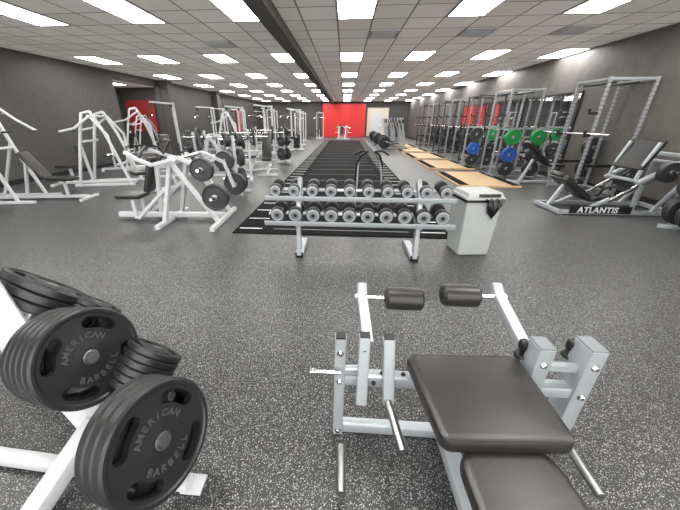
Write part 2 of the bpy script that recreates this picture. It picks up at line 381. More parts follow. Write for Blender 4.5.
p5=q(389,338,.62); o=MB().bar(q(388,402,.32),p5,.05,.05,up=(0,1,0)).build('post','silver',bn,O); cap(p5,.05,.05,o); bolt(p5+V((0,-.027,-.06)),(0,-1,.1),o)
yb=(p1.y+p4.y)/2
MB().bar(V((p1.x,yb,.03)),V((p4.x,yb,.03)),.055,.055).build('base_crossbar','silver',bn,O)
uc=MB().bar(V((p1.x,yb,.37)),V((p4.x,yb,.37)),.06,.06).build('upper_crossbar','silver',bn,O)
for xx in (.1,.16): bolt((p1.x+xx,yb-.03,.37),(0,-1,0),uc,.008,'black')
for xx in (.1,.2,.3): bolt((p1.x+xx,yb,.4),(0,0,1),uc,.008,'black')
cx=q(483,400,.5).x
MB().bar(V((cx-.02,yb-.02,.03)),V((cx-.02,yb-.12,.45)),.09,.07,up=(0,1,0)).build('column','silver',bn,O)
MB().bar(V((cx-.02,yb-.02,.04)),V((cx+.0,.12,.04)),.08,.07).build('spine','silver',bn,O)
pc=q(481,397,.49)
sp=MB().pad(pc,.455,.42,.06,rz(.06),.04,.014,1.12).build('seat_pad','vinyl',bn,O)
MB().box(pc-V((0,0,.045)),(.3,.3,.02),rz(.07)).build('pad_bracket','silver',bn,O)
pc2=q(527,505,.44)
MB().pad(pc2,.335,.36,.06,rz(.05),.11,.016,.96,10).build('back_pad','vinyl',bn,O)
MB().bar(V((pc2.x,pc2.y,.41)),V((pc2.x-.02,pc2.y-.02,.04)),.06,.06,up=(0,1,0)).build('rear_column','silver',bn,O)
ra=q(362,297,.62); rb=q(499,297,.62); rl=q(403,296,.62); rr=q(461,297,.62)
a1=MB().path([q(362,286,.64),ra,q(368,344,.5)],.052,.052).build('roller_arm','silver',bn,O)
a2=MB().path([q(496,286,.64),rb,q(527,352,.5)],.052,.052).build('roller_arm','silver',bn,O)
bolt(ra+V((-.026,0,0)),(-1,0,0),a1,.014); bolt(rb+V((.026,0,0)),(1,0,0),a2,.014)
MB().tube([ra,V((rl.x+.09,ra.y,.62))],.014,12).build('roller_axle','chrome',bn,O)
MB().tube([rb,V((rr.x-.09,rb.y,.62))],.014,12).build('roller_axle','chrome',bn,O)
for c_,yy in ((rl,ra.y),(rr,rb.y)):
    ro=MB().lathe([(.03,-.098),(.05,-.097),(.06,-.086),(.062,0),(.06,.086),(.05,.097),(.03,.098)],V((c_.x,yy,.62)),(1,0,0),32).build('roller_pad','vinyl',bn,O)
    for s in (-1,1): MB().lathe([(.022,0),(.022,.006),(.018,.008)],V((c_.x+s*.098,yy,.62)),(s,0,0),20).build('roller_cap','black',ro,O)
def rod(a,b_,r=.014,name='rod',mat='chrome'):
    return MB().tube([a,b_],r,14).build(name,mat,bn,O)
rod(q(341,446,.12),q(341,494,.12),.019,'plate_peg','dullsteel'); rod(q(568,446,.12),q(601,497,.12),.019,'plate_peg','dullsteel')
rod(q(388,402,.34),q(403,452,.32),.018,'handle','dullsteel'); pp=rod(q(311,371,.45),q(341,373,.45),.01,'pull_pin')
MB().cyl(q(313,371,.45),(1,0,0),.016,.03).build('pin_knob','chrome',pp,O)
for (px,py) in((524,346),(572,346)):
    c_=q(px,py,.56)
    kn=MB().lathe([(.008,-.06),(.012,-.03),(.02,-.02),(.024,0),(.02,.03),(.012,.04)],c_,(-.3,-.2,1),18).build('adjuster_knob','black',bn,O)
    MB().lathe([(.022,-.01),(.03,0),(.022,.01)],c_+V((0,0,-.05)),(-.3,-.2,1),18).build('knob_collar','black',kn,O)
    MB().tube([c_+V((0,0,-.05)),V((c_.x,yb,.4))],.012,8).build('adjuster_rod','grey',bn,O)
MB().box(V(((p3.x+p4.x)/2,yb,.5)),(abs(p4.x-p3.x),.03,.03)).build('bracket','silver',bn,O)
MB().bar(V((p3.x,p3.y,.37)),V((p3.x,yb,.37)),.06,.06).build('bracket','silver',bn,O)
bars([(p2-V((0,0,.2)),p1-V((0,0,.2))),(p2-V((0,0,.25)),p5-V((0,0,.25)))],'bracket','silver',bn,.035,.035,(0,0,1),O)
# ---------------- dumbbell rack
RX,RY=.18,3.42
rk=thing('dumbbell_rack','silver two tier dumbbell rack at the near end of the turf lane','dumbbell rack',(RX,RY,0))
T1,T2=.735,.475
for s in(-1,1):
    x=s*.675
    MB().path([(x,-.16,.03),(x,-.12,.4),(x,-.06,.72),(x,.1,.86)],.10,.05,up=(1,0,0)).build('leg','silver',rk)
    f_=MB().bar((x,-.18,.03),(x,.34,.03),.09,.06).build('foot','silver',rk)
    for yy in (-.18,.34): MB().pad((x,yy,.03),.095,.02,.062,None,.008,.003).build('end_cap','black',f_)
TI=.12
for z,y in((T1,.0),(T2,-.1)):
    bars([((-1.05,y-.13,z-.035),(1.05,y-.13,z-.035))],'front_rail','silver',rk,.012,.05,(0,-.15,1))
    bars([((-1.05,y-.10,z-.055),(1.05,y-.10,z-.055))],'tray_lip','silver',rk,.06,.01,(0,-.15,1))
    bars([((-1.05,y+.12,z+.01),(1.05,y+.12,z+.01))],'rear_rail','silver',rk,.07,.012,(0,-.15,1))
    bars([((s*.675,y-.13,z-.06),(s*.675,y+.16,z+.0)) for s in(-1,1)],'bracket','silver',rk,.06,.035)
def dumbbell(r):
    t=thing('dumbbell','x','dumbbell')
    MB().lathe([(.014,-.075),(.016,-.04),(.0175,0),(.016,.04),(.014,.075)],(0,0,0),(0,1,0),14).build('handle','dullsteel',t)
    for s in(-1,1):
        hd=MB().lathe([(r*.6,-.038),(r*.96,-.037),(r,-.032),(r,.032),(r*.96,.037),(r*.6,.038)],(0,s*.095,0),(0,1,0),32).build('head','rubber2',t)
        MB().lathe([(r*.88,0),(r*.88,.003),(r*.84,.005),(r*.66,.005),(r*.62,.003),(r*.5,.003)],(0,s*.132,0),(0,s,0),28).build('end_ring','endcap',hd)
        MB().lathe([(r*.64,0),(r*.64,.005),(r*.6,.0062)],(0,s*.132,0),(0,s,0),20).build('end_disc','grey',hd)
        MB().lathe([(r*.3,0),(r*.3,.007),(r*.26,.009)],(0,s*.132,0),(0,s,0),16).build('end_button','steel',hd)
    return t
for tier,(z,y,r,n,lab) in enumerate(((T1,0.,.067,10,'upper'),(T2,-.1,.08,10,'lower'))):
    pr=dumbbell(r); pr.rotation_euler=(TI,0,0)
    for i in range(n):
        o=pr if i==0 else copy_tree(pr)
        o.location=(RX-.93+i*1.86/9 if tier==0 else RX-.9+i*1.8/9,RY+y,z+r*.95+.0); 
        tag(o,'black round head dumbbell, %s from the left on the %s tier of the dumbbell rack'%(ORD[i],lab),'dumbbell','dumbbells on the %s tier'%lab)
# ---------------- trash bin
p=q(470,256,0); tb=thing('trash_bin','light grey rectangular trash bin with black liner right of the dumbbell rack','trash bin',(p.x+.02,p.y+.2,0),.1)
def frustum(g,levels,n=5):
    vs=[];k=4*(n+1)
    for z,a,b_,rad in levels:
        for (sx,sy,a_) in((1,1,0),(-1,1,90),(-1,-1,180),(1,-1,270)):
            for i in range(n+1):
                t=math.radians(a_+90*i/n); vs.append((sx*(a/2-rad)+rad*math.cos(t),sy*(b_/2-rad)+rad*math.sin(t),z))
    m_=len(levels); fs=[]
    for l in range(m_-1): fs+=[(l*k+e,l*k+(e+1)%k,(l+1)*k+(e+1)%k,(l+1)*k+e) for e in range(k)]
    fs+=[tuple(range(k-1,-1,-1)),tuple(range((m_-1)*k,m_*k))]; return g.add(vs,fs)
frustum(MB(),[(0,.35,.32,.02),(.01,.37,.34,.02),(.64,.41,.39,.02),(.645,.43,.41,.02),(.68,.43,.41,.02)]).build('body','bin',tb)
frustum(MB(),[(.655,.436,.416,.02),(.69,.436,.416,.02)]).build('liner_fold','bag',tb)
vs=[];fs=[];n=20
for i in range(n+1):
    a=i/n; x=-.02+.225*a; dz=.04+.18*math.sin(a*PI)**.6+.02*math.sin(a*14)
    for e in range(6):
        f=e/5; vs.append((x*(1-.3*f)+.03*f,-.212-.03*math.sin(f*PI)-.012*math.sin(a*23+f*3),.7-dz*f))
for i in range(n):
    for e in range(5): fs.append((i*6+e,i*6+6+e,i*6+7+e,i*6+1+e))
MB().add(vs,fs).build('liner_overhang','bag',tb)
frustum(MB(),[(.685,.44,.42,.02),(.71,.44,.42,.02),(.72,.41,.39,.025),(.755,.39,.365,.03),(.76,.37,.345,.03)]).build('lid','binlid',tb)
MB().pad((.03,-.206,.735),.24,.012,.035,rx(-.3),.01,.003).build('swing_flap','black',tb)
# ---------------- push sled on lane
sl=thing('push_sled','black push sled with curved handles on the lane behind the dumbbell rack','sled',(.42,4.95,.016))
bars([((-.28,-.5,.03),(-.28,.5,.03)),((.28,-.5,.03),(.28,.5,.03))],'runner','black',sl,.06,.05)
bars([((-.3,-.2,.08),(.3,-.2,.08)),((-.3,.25,.08),(.3,.25,.08))],'deck_bar','black',sl,.06,.05)
for s in(-1,1):
    MB().tube([(s*.24,.3,.06),(s*.22,.25,.6),(s*.2,.15,.85),(s*.14,.04,.98),(s*.06,-.06,1.04),(s*.16,-.14,1.06),(s*.26,-.1,1.0)],.016,10).build('handle','black',sl)
    MB().tube([(s*.24,-.35,.06),(s*.2,-.1,.5),(s*.18,.2,.85)],.014,8).build('strut','grey',sl)
MB().tube([(0,0,.08),(0,0,.5)],.025,12).build('plate_post','chrome',sl)
# ---------------- far plates
def simple_plate(mat='rubber',R=.225,th=.05):
    t=thing('weight_plate','x','weight plate'); s=R/.225;h=th/2
    mm='platedark' if mat=='rubber' else mat
    MB().lathe([(.05*s,-h*.8),(.06*s,-h*.5),(.18*s,-h*.5),(.198*s,-h),(.215*s,-h),(R,-h*.5),(R,h*.5),(.215*s,h),(.198*s,h),(.18*s,h*.5),(.06*s,h*.5),(.05*s,h*.8)],n=28).build('disc',mm,t)
    MB().lathe([(.05*s,-h*1.02),(.05*s,h*1.02),(.04*s,h+.003)],n=16).build('hub_ring','dullsteel',t); return t
SPP={}
def far_plate(pos,ax,label,mat='rubber',R=.225,group=None,th=.05):
    k=(mat,R,th)
    if k not in SPP: SPP[k]=simple_plate(mat,R,th); o=SPP[k]
    else: o=copy_tree(SPP[k])
    o.location=pos; o.rotation_mode='QUATERNION'; o.rotation_quaternion=orient(ax)
    return tag(o,label,'weight plate',group)
def T(root,p): return V(root.location)+rz(root.rotation_euler.z)@V(p)
def Dv(root,d): return rz(root.rotation_euler.z)@V(d)
# ---------------- plate loaded press
def press_machine(loc,rot,label,mat='white'):
    t=thing('press_machine',label,'exercise machine',loc,rot)
    bars([((.8,-.62,.035),(.8,.55,.035)),((-.05,-.55,.035),(-.05,.5,.035))],'foot',mat,t,.07,.07)
    MB().bar((-.95,0,.08),(.8,0,.08),.08,.08).build('spine',mat,t)
    for s in(-1,1):
        MB().path([(-.05,s*.3,.05),(.1,s*.28,.6),(.22,s*.28,1.02)],.06,.08,up=(0,1,0)).build('upright',mat,t)
        MB().bar((.8,s*.3,.05),(.2,s*.28,.95),.06,.07,up=(0,1,0)).build('diagonal_brace',mat,t)
        MB().bar((-.5,s*.22,.08),(.12,s*.28,.62),.05,.06,up=(0,1,0)).build('lower_brace',mat,t)
        MB().path([(.4,s*.42,1.02),(0,s*.42,.92),(-.25,s*.36,1.0),(-.42,s*.3,1.08)],.05,.05,up=(0,1,0)).build('lever_arm',mat,t)
        MB().path([(.4,s*.42,1.02),(.75,s*.42,.86),(.88,s*.42,.45)],.055,.055,up=(0,1,0)).build('plate_arm',mat,t)
        MB().tube([(-.4,s*.3,1.08),(-.45,s*.2,1.14),(-.5,s*.06,1.14)],.018,8).build('hand_grip','black',t)
        MB().tube([(-.2,s*.36,1.0),(-.2,s*.2,1.12),(-.22,s*.1,1.14)],.018,8).build('hand_grip','black',t)
        MB().tube([(.88,s*.4,.48),(.88,s*.7,.5)],.024,10).build('plate_peg','chrome',t)
        MB().tube([(.74,s*.4,.87),(.74,s*.66,.88)],.024,10).build('plate_peg','chrome',t)
        MB().bar((-.6,s*.12,.05),(-.6,s*.12,.34),.05,.05,up=(0,1,0)).build('seat_leg',mat,t)
    MB().tube([(.35,-.46,1.0),(.35,.46,1.0)],.025,12).build('pivot_shaft','chrome',t)
    MB().bar((.2,-.3,.93),(.2,.3,.93),.06,.06).build('top_crossbar',mat,t)
    MB().pad((-.66,0,.4),.42,.34,.07,None,.05,.02).build('seat','vinyl',t)
    MB().pad((-.28,0,.72),.56,.26,.07,ry(-1.25),.05,.02).build('back_pad','vinyl',t)
    MB().bar((-.25,0,.1),(-.16,0,.9),.06,.06,up=(0,1,0)).build('back_post',mat,t)
    return t
m4=press_machine((-2.72,4.6,0),.05,'white plate loaded press machine with black seat left of the dumbbell rack')
for s,word in((-1,'near'),(1,'far')):
    for (x,z,lv) in((.88,.49,'lower'),(.74,.875,'upper')):
        for i in range(2):
            far_plate(T(m4,(x,s*(.47+.055*i),z)),Dv(m4,(0,s,0)),'black plate, %s from inside on %s %s peg of the nearest press machine'%(ORD[i],lv,word),R=.16 if lv=='upper' else .19)
# ---------------- generic cable tower
def tower(loc,rot,label,h=2.1,mat='white',seat=True,roller=True,bar=True,cat='exercise machine',name='cable_machine'):
    t=thing(name,label,cat,loc,rot)
    for s in(-1,1):
        MB().bar((s*.28,.3,.0),(s*.28,.3,h),.06,.07,up=(0,1,0)).build('upright',mat,t)
        MB().bar((s*.28,-.1,.03),(s*.28,.6,.03),.06,.06).build('foot',mat,t)
        MB().tube([(s*.09,.3,.1),(s*.09,.3,h-.06)],.011,8).build('guide_rod','chrome',t)
    bars([((-.32,.3,h-.03),(.32,.3,h-.03)),((-.3,.3,.06),(.3,.3,.06))],'crossbar',mat,t,.07,.07)
    g=MB()
    for i in range(12): g.box((0,.3,.13+i*.045),(.3,.13,.038))
    g.build('weight_stack','steel',t)
    MB().bar((0,.3,h-.03),(0,-.5,h+.02),.06,.06).build('top_boom',mat,t)
    for y in(.22,-.45): MB().cyl((0,y,h-.1),(1,0,0),.06,.03,20).build('pulley','black',t)
    MB().tube([(0,-.5,h-.1),(0,-.5,1.7)],.006,6).build('cable','black',t)
    if bar: MB().tube([(-.5,-.5,1.58),(-.38,-.5,1.68),(0,-.5,1.7),(.38,-.5,1.68),(.5,-.5,1.58)],.016,8).build('pull_bar','chrome',t)
    if seat:
        MB().bar((0,.3,.06),(0,-.8,.06),.06,.07).build('spine',mat,t); MB().bar((-.25,-.8,.03),(.25,-.8,.03),.06,.06).build('front_foot',mat,t)
        MB().bar((0,-.55,.06),(0,-.55,.45),.06,.06,up=(0,1,0)).build('seat_post',mat,t); MB().pad((0,-.55,.48),.32,.4,.07,None,.05,.02).build('seat','vinyl',t)
    if roller:
        MB().bar((0,-.2,.06),(0,-.25,.72),.06,.06,up=(0,1,0)).build('knee_post',mat,t)
        for s in(-1,1): MB().cyl((s*.15,-.3,.66),(1,0,0),.06,.22,20).build('knee_roller','vinyl',t)
    return t
def aframe(loc,rot,label,mat='white',h=1.68):
    t=thing('lever_machine',label,'exercise machine',loc,rot)
    for s in(-1,1):
        MB().path([(-.55,s*.35,.03),(-.22,s*.33,h*.72),(-.08,s*.32,h-.04),(.1,s*.32,h)],.055,.065,up=(0,1,0)).build('front_upright',mat,t)
        MB().path([(.62,s*.35,.03),(.3,s*.33,h*.72),(.1,s*.32,h)],.055,.065,up=(0,1,0)).build('rear_upright',mat,t)
        MB().bar((-.65,s*.35,.03),(.7,s*.35,.03),.07,.06).build('foot',mat,t)
        MB().path([(.12,s*.45,h-.1),(-.25,s*.45,h-.35),(-.6,s*.4,h-.42)],.045,.045,up=(0,1,0)).build('lever_arm',mat,t)
        MB().tube([(-.6,s*.4,h-.42),(-.62,s*.2,h-.44)],.016,8).build('hand_grip','black',t)
        MB().path([(.12,s*.45,h-.1),(.4,s*.45,h-.5),(.42,s*.45,.7)],.045,.045,up=(0,1,0)).build('plate_arm',mat,t)
        MB().tube([(.42,s*.45,.75),(.42,s*.72,.77)],.024,8).build('plate_peg','chrome',t)
    MB().tube([(.12,-.5,h-.1),(.12,.5,h-.1)],.024,10).build('pivot_shaft','chrome',t)
    bars([((-.2,-.33,h*.62),(-.2,.33,h*.62)),((.4,-.33,.5),(.4,.33,.5))],'crossbar',mat,t,.05,.05)
    MB().bar((.62,0,.05),(-1.2,0,.05),.08,.07).build('spine',mat,t); MB().bar((-1.2,-.3,.03),(-1.2,.3,.03),.07,.06).build('front_foot',mat,t)
    MB().bar((-.85,0,.06),(-.85,0,.42),.06,.06,up=(0,1,0)).build('seat_post',mat,t); MB().pad((-.9,0,.45),.42,.32,.07,None,.05,.02).build('seat','vinyl',t)
    MB().bar((-.4,0,.05),(-.45,0,.9),.06,.06,up=(0,1,0)).build('pad_post',mat,t); MB().pad((-.5,0,.85),.2,.3,.07,ry(-1.5),.04,.02).build('chest_pad','vinyl',t)
    return t
# far left edge: angled lever machine with low bench
def incline_lever(loc,rot,label,mat='white'):
    t=thing('incline_lever_machine',label,'exercise machine',loc,rot)
    for s in(-1,1):
        MB().path([(.4,s*.36,.03),(.12,s*.34,1.0),(-.1,s*.34,1.95)],.05,.055,up=(0,1,0)).build('leaning_upright',mat,t)
        MB().bar((-.45,s*.36,.03),(.1,s*.34,1.1),.045,.045,up=(0,1,0)).build('brace',mat,t)
        MB().bar((-.6,s*.36,.03),(.7,s*.36,.03),.06,.055).build('foot',mat,t)
        MB().path([(-.05,s*.42,1.8),(.3,s*.42,1.5),(.62,s*.4,1.3)],.04,.04,up=(0,1,0)).build('lever_arm',mat,t)
        MB().tube([(.62,s*.4,1.3),(.65,s*.2,1.3)],.018,8).build('hand_grip','black',t)
        MB().tube([(-.08,s*.34,1.6),(-.08,s*.68,1.62)],.024,8).build('plate_peg','chrome',t)
    MB().bar((-.1,-.62,1.96),(-.1,.62,1.96),.05,.05).build('top_bar','black',t)
    bars([((.12,-.34,1.0),(.12,.34,1.0)),((-.45,-.36,.06),(-.45,.36,.06))],'crossbar',mat,t,.045,.045)
    MB().bar((-.45,0,.06),(1.5,0,.06),.06,.06).build('spine',mat,t); MB().bar((1.5,-.28,.03),(1.5,.28,.03),.06,.055).build('front_foot',mat,t)
    MB().bar((1.1,0,.06),(1.1,0,.38),.05,.05,up=(0,1,0)).build('seat_post',mat,t)
    MB().pad((1.1,0,.42),.5,.28,.07,None,.05,.02).build('seat','vinyl',t); MB().pad((.66,0,.68),.6,.26,.06,ry(1.0),.05,.02).build('back_pad','vinyl',t)
    MB().bar((.3,0,.06),(.5,0,.72),.05,.05,up=(0,1,0)).build('back_post',mat,t)
    return t
incline_lever((-6.75,5.6,0),.15,'white lever machine with leaning uprights and low black bench at far left edge')
aframe((-6.0,7.45,0),.25,'white lever row machine with twin arched uprights against the left wall')
aframe((-6.75,10.1,0),.6,'white lever machine with arched uprights standing left of the alcove opening',h=1.85)
aframe((-9.8,15.2,0),.9,'white lever machine standing inside the lit left alcove',h=1.7)
def bench(loc,rot,label,mat='white',inc=.9):
    t=thing('weight_bench',label,'bench',loc,rot)
    MB().bar((0,-.5,.05),(0,.6,.05),.07,.06).build('spine',mat,t)
    for y in(-.5,.6): MB().bar((-.28,y,.03),(.28,y,.03),.06,.06).build('foot',mat,t)
    bars([((0,-.3,.05),(0,-.2,.42)),((0,.45,.05),(0,.25,.6))],'post',mat,t,.06,.06,(0,1,0))
    MB().pad((0,-.32,.46),.28,.34,.07,None,.05,.02).build('seat','vinyl',t)
    MB().pad((0,-.1+.42*math.cos(inc),.46+.42*math.sin(inc)),.28,.8,.07,rx(inc),.05,.02).build('back_pad','vinyl',t)
    return t
def olympic(loc,rot,label,mat='white',word=''):
    t=thing('press_bench',label,'bench press rack',loc,rot)
    for s in(-1,1):
        MB().bar((s*.55,.35,.0),(s*.55,.35,1.25),.06,.06,up=(0,1,0)).build('upright',mat,t)
        MB().bar((s*.55,-.2,.03),(s*.55,.65,.03),.07,.06).build('foot',mat,t)
        MB().path([(s*.55,.33,1.06),(s*.55,.24,1.05),(s*.55,.22,1.14)],.05,.03,up=(1,0,0)).build('bar_hook','black',t)
    bars([((-.55,.5,.1),(.55,.5,.1)),((-.55,.36,.5),(.55,.36,.5))],'crossbar',mat,t,.05,.05)
    MB().bar((0,.5,.1),(0,-.9,.1),.06,.06).build('spine',mat,t); MB().bar((-.25,-.9,.03),(.25,-.9,.03),.06,.06).bar((0,-.9,.05),(0,-.9,.12),.06,.06).build('front_foot',mat,t)
    bars([((0,-.6,.1),(0,-.6,.4)),((0,.1,.1),(0,.1,.4))],'post',mat,t,.06,.06,(0,1,0))
    MB().pad((0,-.25,.43),.28,1.15,.07,None,.05,.02).build('bench_pad','vinyl',t)
    b_=thing('barbell','steel barbell resting on %s'%word,'barbell',T(t,(0,.27,1.1)),rot)
    MB().tube([(-.65,0,0),(.65,0,0)],.014,10).build('bar','chrome',b_)
    for s in(-1,1):
        MB().tube([(s*.65,0,0),(s*1.08,0,0)],.025,12).build('sleeve','chrome',b_)
        far_plate(T(t,(s*.7,.27,1.1)),Dv(t,(s,0,0)),'black plate on the %s end of the barbell at %s'%('left' if s<0 else 'right',word))
    return t
olympic((-3.0,7.9,0),.25,'white flat bench press rack behind the plate loaded press machine',word='the nearest bench press rack')
olympic((-3.1,10.6,0),.2,'white bench press rack second from the front along the left of the lane',word='the second bench press rack')
olympic((-3.2,13.4,0),.15,'white bench press rack third from the front along the left of the lane',word='the third bench press rack')
def tree(loc,rot,label,word,n=2,mat='white',sc=1.):
    t=thing('plate_tree',label,'plate tree',loc,rot)
    MB().bar((-.3,0,.03),(.3,0,.03),.07,.06).bar((0,-.3,.03),(0,.3,.03),.07,.06).build('foot',mat,t)
    MB().bar((0,0,.03),(0,0,1.2*sc),.07,.07,up=(0,1,0)).build('post',mat,t)
    for (z,s) in((.3,-1),(.3,1),(.75,-1),(.75,1),(1.1,-1),(1.1,1)):
        MB().tube([(s*.03,0,z*sc),(s*.3,0,z*sc+.03)],.024,8).build('peg','chrome',t)
        for i in range(n):
            R=.225 if z<.5 else (.18 if z<1 else .13)
            far_plate(T(t,(s*(.1+i*.055),0,z*sc+.012)),Dv(t,(s,0,0)),'black plate, %s on %s %s peg of %s'%(ORD[i],'low' if z<.5 else 'middle' if z<1 else 'high','left' if s<0 else 'right',word),R=R)
tree((-2.35,6.6,0),.6,'white plate tree loaded with black plates beside the turf lane','the plate tree beside the lane')
tree((-4.3,8.9,0),.3,'white plate tree standing between bench press racks and left machines','the plate tree amid left machines')
tree((-2.3,12.0,0),.9,'white plate tree farther back beside the turf lane','the farther plate tree by the lane')
bench((-4.2,6.6,0),-.6,'black padded incline bench on white frame behind the press machine')
bench((-2.3,9.3,0),.2,'black incline bench at the left edge of the turf lane')
bench((-5.2,8.9,0),.5,'black incline bench left of the plate tree amid the left machines')
press_machine((-5.3,11.7,0),.3,'white plate loaded press machine farther back among the left machines')
aframe((-5.2,14.0,0),.3,'white lever machine with arched uprights deep in the left machine row',h=1.8)
for i,(x,y,r,h) in enumerate(((-6.9,12.3,-1.0,2.1),(-3.8,15.1,-.6,2.1),(-5.6,16.5,-.8,2.1),(-7.2,16.8,-1.4,2.1),(-2.7,16.9,-.4,2.0),(-7.3,18.8,-1.5,2.1),(-4.6,19.3,-.5,2.1),(-3.0,20.5,-.3,2.0),(-6.8,20.9,-1.4,2.1),(-5.2,23,-.6,2.1),(-3.4,25,-.4,2.0),(-6.6,25.5,-1.2,2.1))):
    tower((x,y,0),r,'white cable weight machine, %s from the front in the far left machine area'%ORD[i],h)
# ---------------- right side: platforms and power racks
for i in range(5):
    y0=7.7+i*2.9
    t=thing('lifting_platform','low wooden lifting platform with black rubber side, %s from the front on the right'%ORD[i],'lifting platform',(3.6,y0+1.0,0),0,'wooden lifting platforms')
    MB().box((0,0,.025),(1.0,2.1,.05)).build('wood_deck','wood',t)
    for cx_,w2 in((-.62,.22),(.6,.18)): MB().box((cx_,0,.025),(w2,2.1,.05)).build('rubber_strip','lane',t)
    bars([((-.75,-1.07,.025),(.7,-1.07,.025)),((-.75,1.07,.025),(.7,1.07,.025)),((-.75,-1.09,.025),(-.75,1.09,.025))],'edge_frame','wood',t,.04,.05)
def power_rack(loc,label,word,cols,h=2.3,plates=True,mat='rackgrey',w=.6):
    t=thing('power_rack',label,'power rack',loc)
    for x in(-.42,.42):
        for y in(-w,w):
            u_=MB().bar((x,y,0),(x,y,h),.052,.052,up=(0,1,0)).build('upright',mat,t)
            g=MB()
            for k in range(26): g.cyl((x-.025,y,.2+k*.078),(1,0,0),.012,.008,8)
            for k in range(26): g.cyl((x,y-.025,.2+k*.078),(0,1,0),.012,.008,8)
            g.build('hole_row','black' if mat!='rackdark' else 'grey',u_)
        MB().bar((x,-w,h-.04),(x,w,h-.04),.05,.05).build('top_crossmember',mat,t)
    for y in(-w,w):
        bars([((-.42,y,h-.04),(.42,y,h-.04)),((-.42,y,.06),(.42,y,.06))],'side_rail',mat,t,.05,.05)
        MB().bar((-.42,y,.62),(.42,y,.62),.05,.06).build('safety_arm','black',t)
        MB().path([(-.45,y,1.22),(-.55,y,1.2),(-.56,y,1.3)],.06,.05,up=(0,1,0)).build('bar_hook','black',t)
        MB().path([(-.45,y,1.62),(-.6,y,1.62),(-.62,y,1.7)],.05,.04,up=(0,1,0)).build('spotter_hook','black',t)
        for z in(.91,.46): MB().tube([(.42,y*1.03,z),(.42,y+(.3 if y>0 else -.3),z+.02)],.024,8).build('plate_peg','chrome',t)
    MB().tube([(-.3,-w,h-.1),(-.3,w,h-.1)],.018,10).build('pull_up_bar','black',t)
    MB().tube([(.1,-w,h-.1),(.1,w,h-.1)],.018,10).build('pull_up_bar','black',t)
    MB().bar((.42,-w,.06),(.42,w,.06),.05,.05).build('rear_rail',mat,t)
    b_=thing('barbell','steel barbell held in the hooks of %s'%word,'barbell',T(t,(-.51,0,1.24)),PI/2)
    MB().tube([(-.65,0,0),(.65,0,0)],.014,10).build('bar','chrome',b_)
    for s in(-1,1):
        MB().tube([(s*.65,0,0),(s*1.0,0,0)],.025,12).build('sleeve','chrome',b_)
    k=0
    if plates:
      for y in(-1,1):
        for z in(.91,.46):
            for j in range(2):
                c=cols[k%len(cols)]
                far_plate(T(t,(.42,y*(w+.12+.07*j),z)),(0,y,0),'%s bumper plate, %s on %s %s peg of %s'%(c,ORD[j],'upper' if z>.6 else 'lower','near' if y<0 else 'far',word),mat=c if c!='black' else 'rubber',th=.06); k+=1
    return t
power_rack((5.4,7.35,0),'tall silver power rack nearest the camera behind the leg press','the nearest power rack',['black'],2.25,True,'rackgrey',.42)
for i,y_ in enumerate((10.35,12.4,14.3,16.3,18.3,20.3)):
    power_rack((5.0 if i else 5.05,y_,0),'tall %s power rack with black attachments, %s from the front by right wall'%(('grey','dark')[i%2],ORD[i+1]),'the %s power rack'%ORD[i+1],['black'],2.3,i>1,('rackgrey','rackdark')[i%2],.5)
bench((5.0,8.25,0),1.57,'black incline bench standing between the nearest power rack and bumper rack','silver',.75)
# bumper storage
def storage(loc,label,word,grid,dx=.35):
    t=thing('bumper_rack',label,'plate rack',loc)
    W=dx*2
    for s in(-1,0,1): MB().bar((s*W,.0,0),(s*W,0,1.3),.05,.05,up=(0,1,0)).build('post','rackgrey',t)
    bars([((-W,0,1.28),(W,0,1.28)),((-W,0,.06),(W,0,.06))],'crossbar','rackgrey',t,.05,.05)
    bars([((s*W,-.3,.03),(s*W,.3,.03)) for s in(-1,1)],'foot','rackgrey',t,.05,.06)
    for r_,(z,row) in enumerate(grid):
        bars([((-W,0,z),(W,0,z))],'crossbar','rackgrey',t,.05,.05)
        for c_,col in enumerate(row):
            x=-dx+2*dx*c_
            MB().tube([(x,0,z),(x,-.3,z+.02)],.024,8).build('peg','chrome',t)
            for j in range(2): far_plate(T(t,(x,-.2+.065*j,z+.01)),(0,-1,0),'%s bumper plate, %s on %s %s peg of %s'%(col,('front','rear')[j],('top','middle','bottom')[r_],('left','right')[c_],word),mat=col if col!='black' else 'rubber',th=.06,R=.2)
storage((4.9,9.3,0),'grey bumper plate storage rack with green and blue plates beside the first platform','the nearer bumper rack',((1.06,('green','green')),(.6,('blue','black')),(.24,('black','black'))),.33)
storage((4.65,11.35,0),'grey bumper plate storage rack farther back between the power racks','the farther bumper rack',((1.06,('black','green')),(.6,('blue','black')),(.24,('black','black'))),.25)
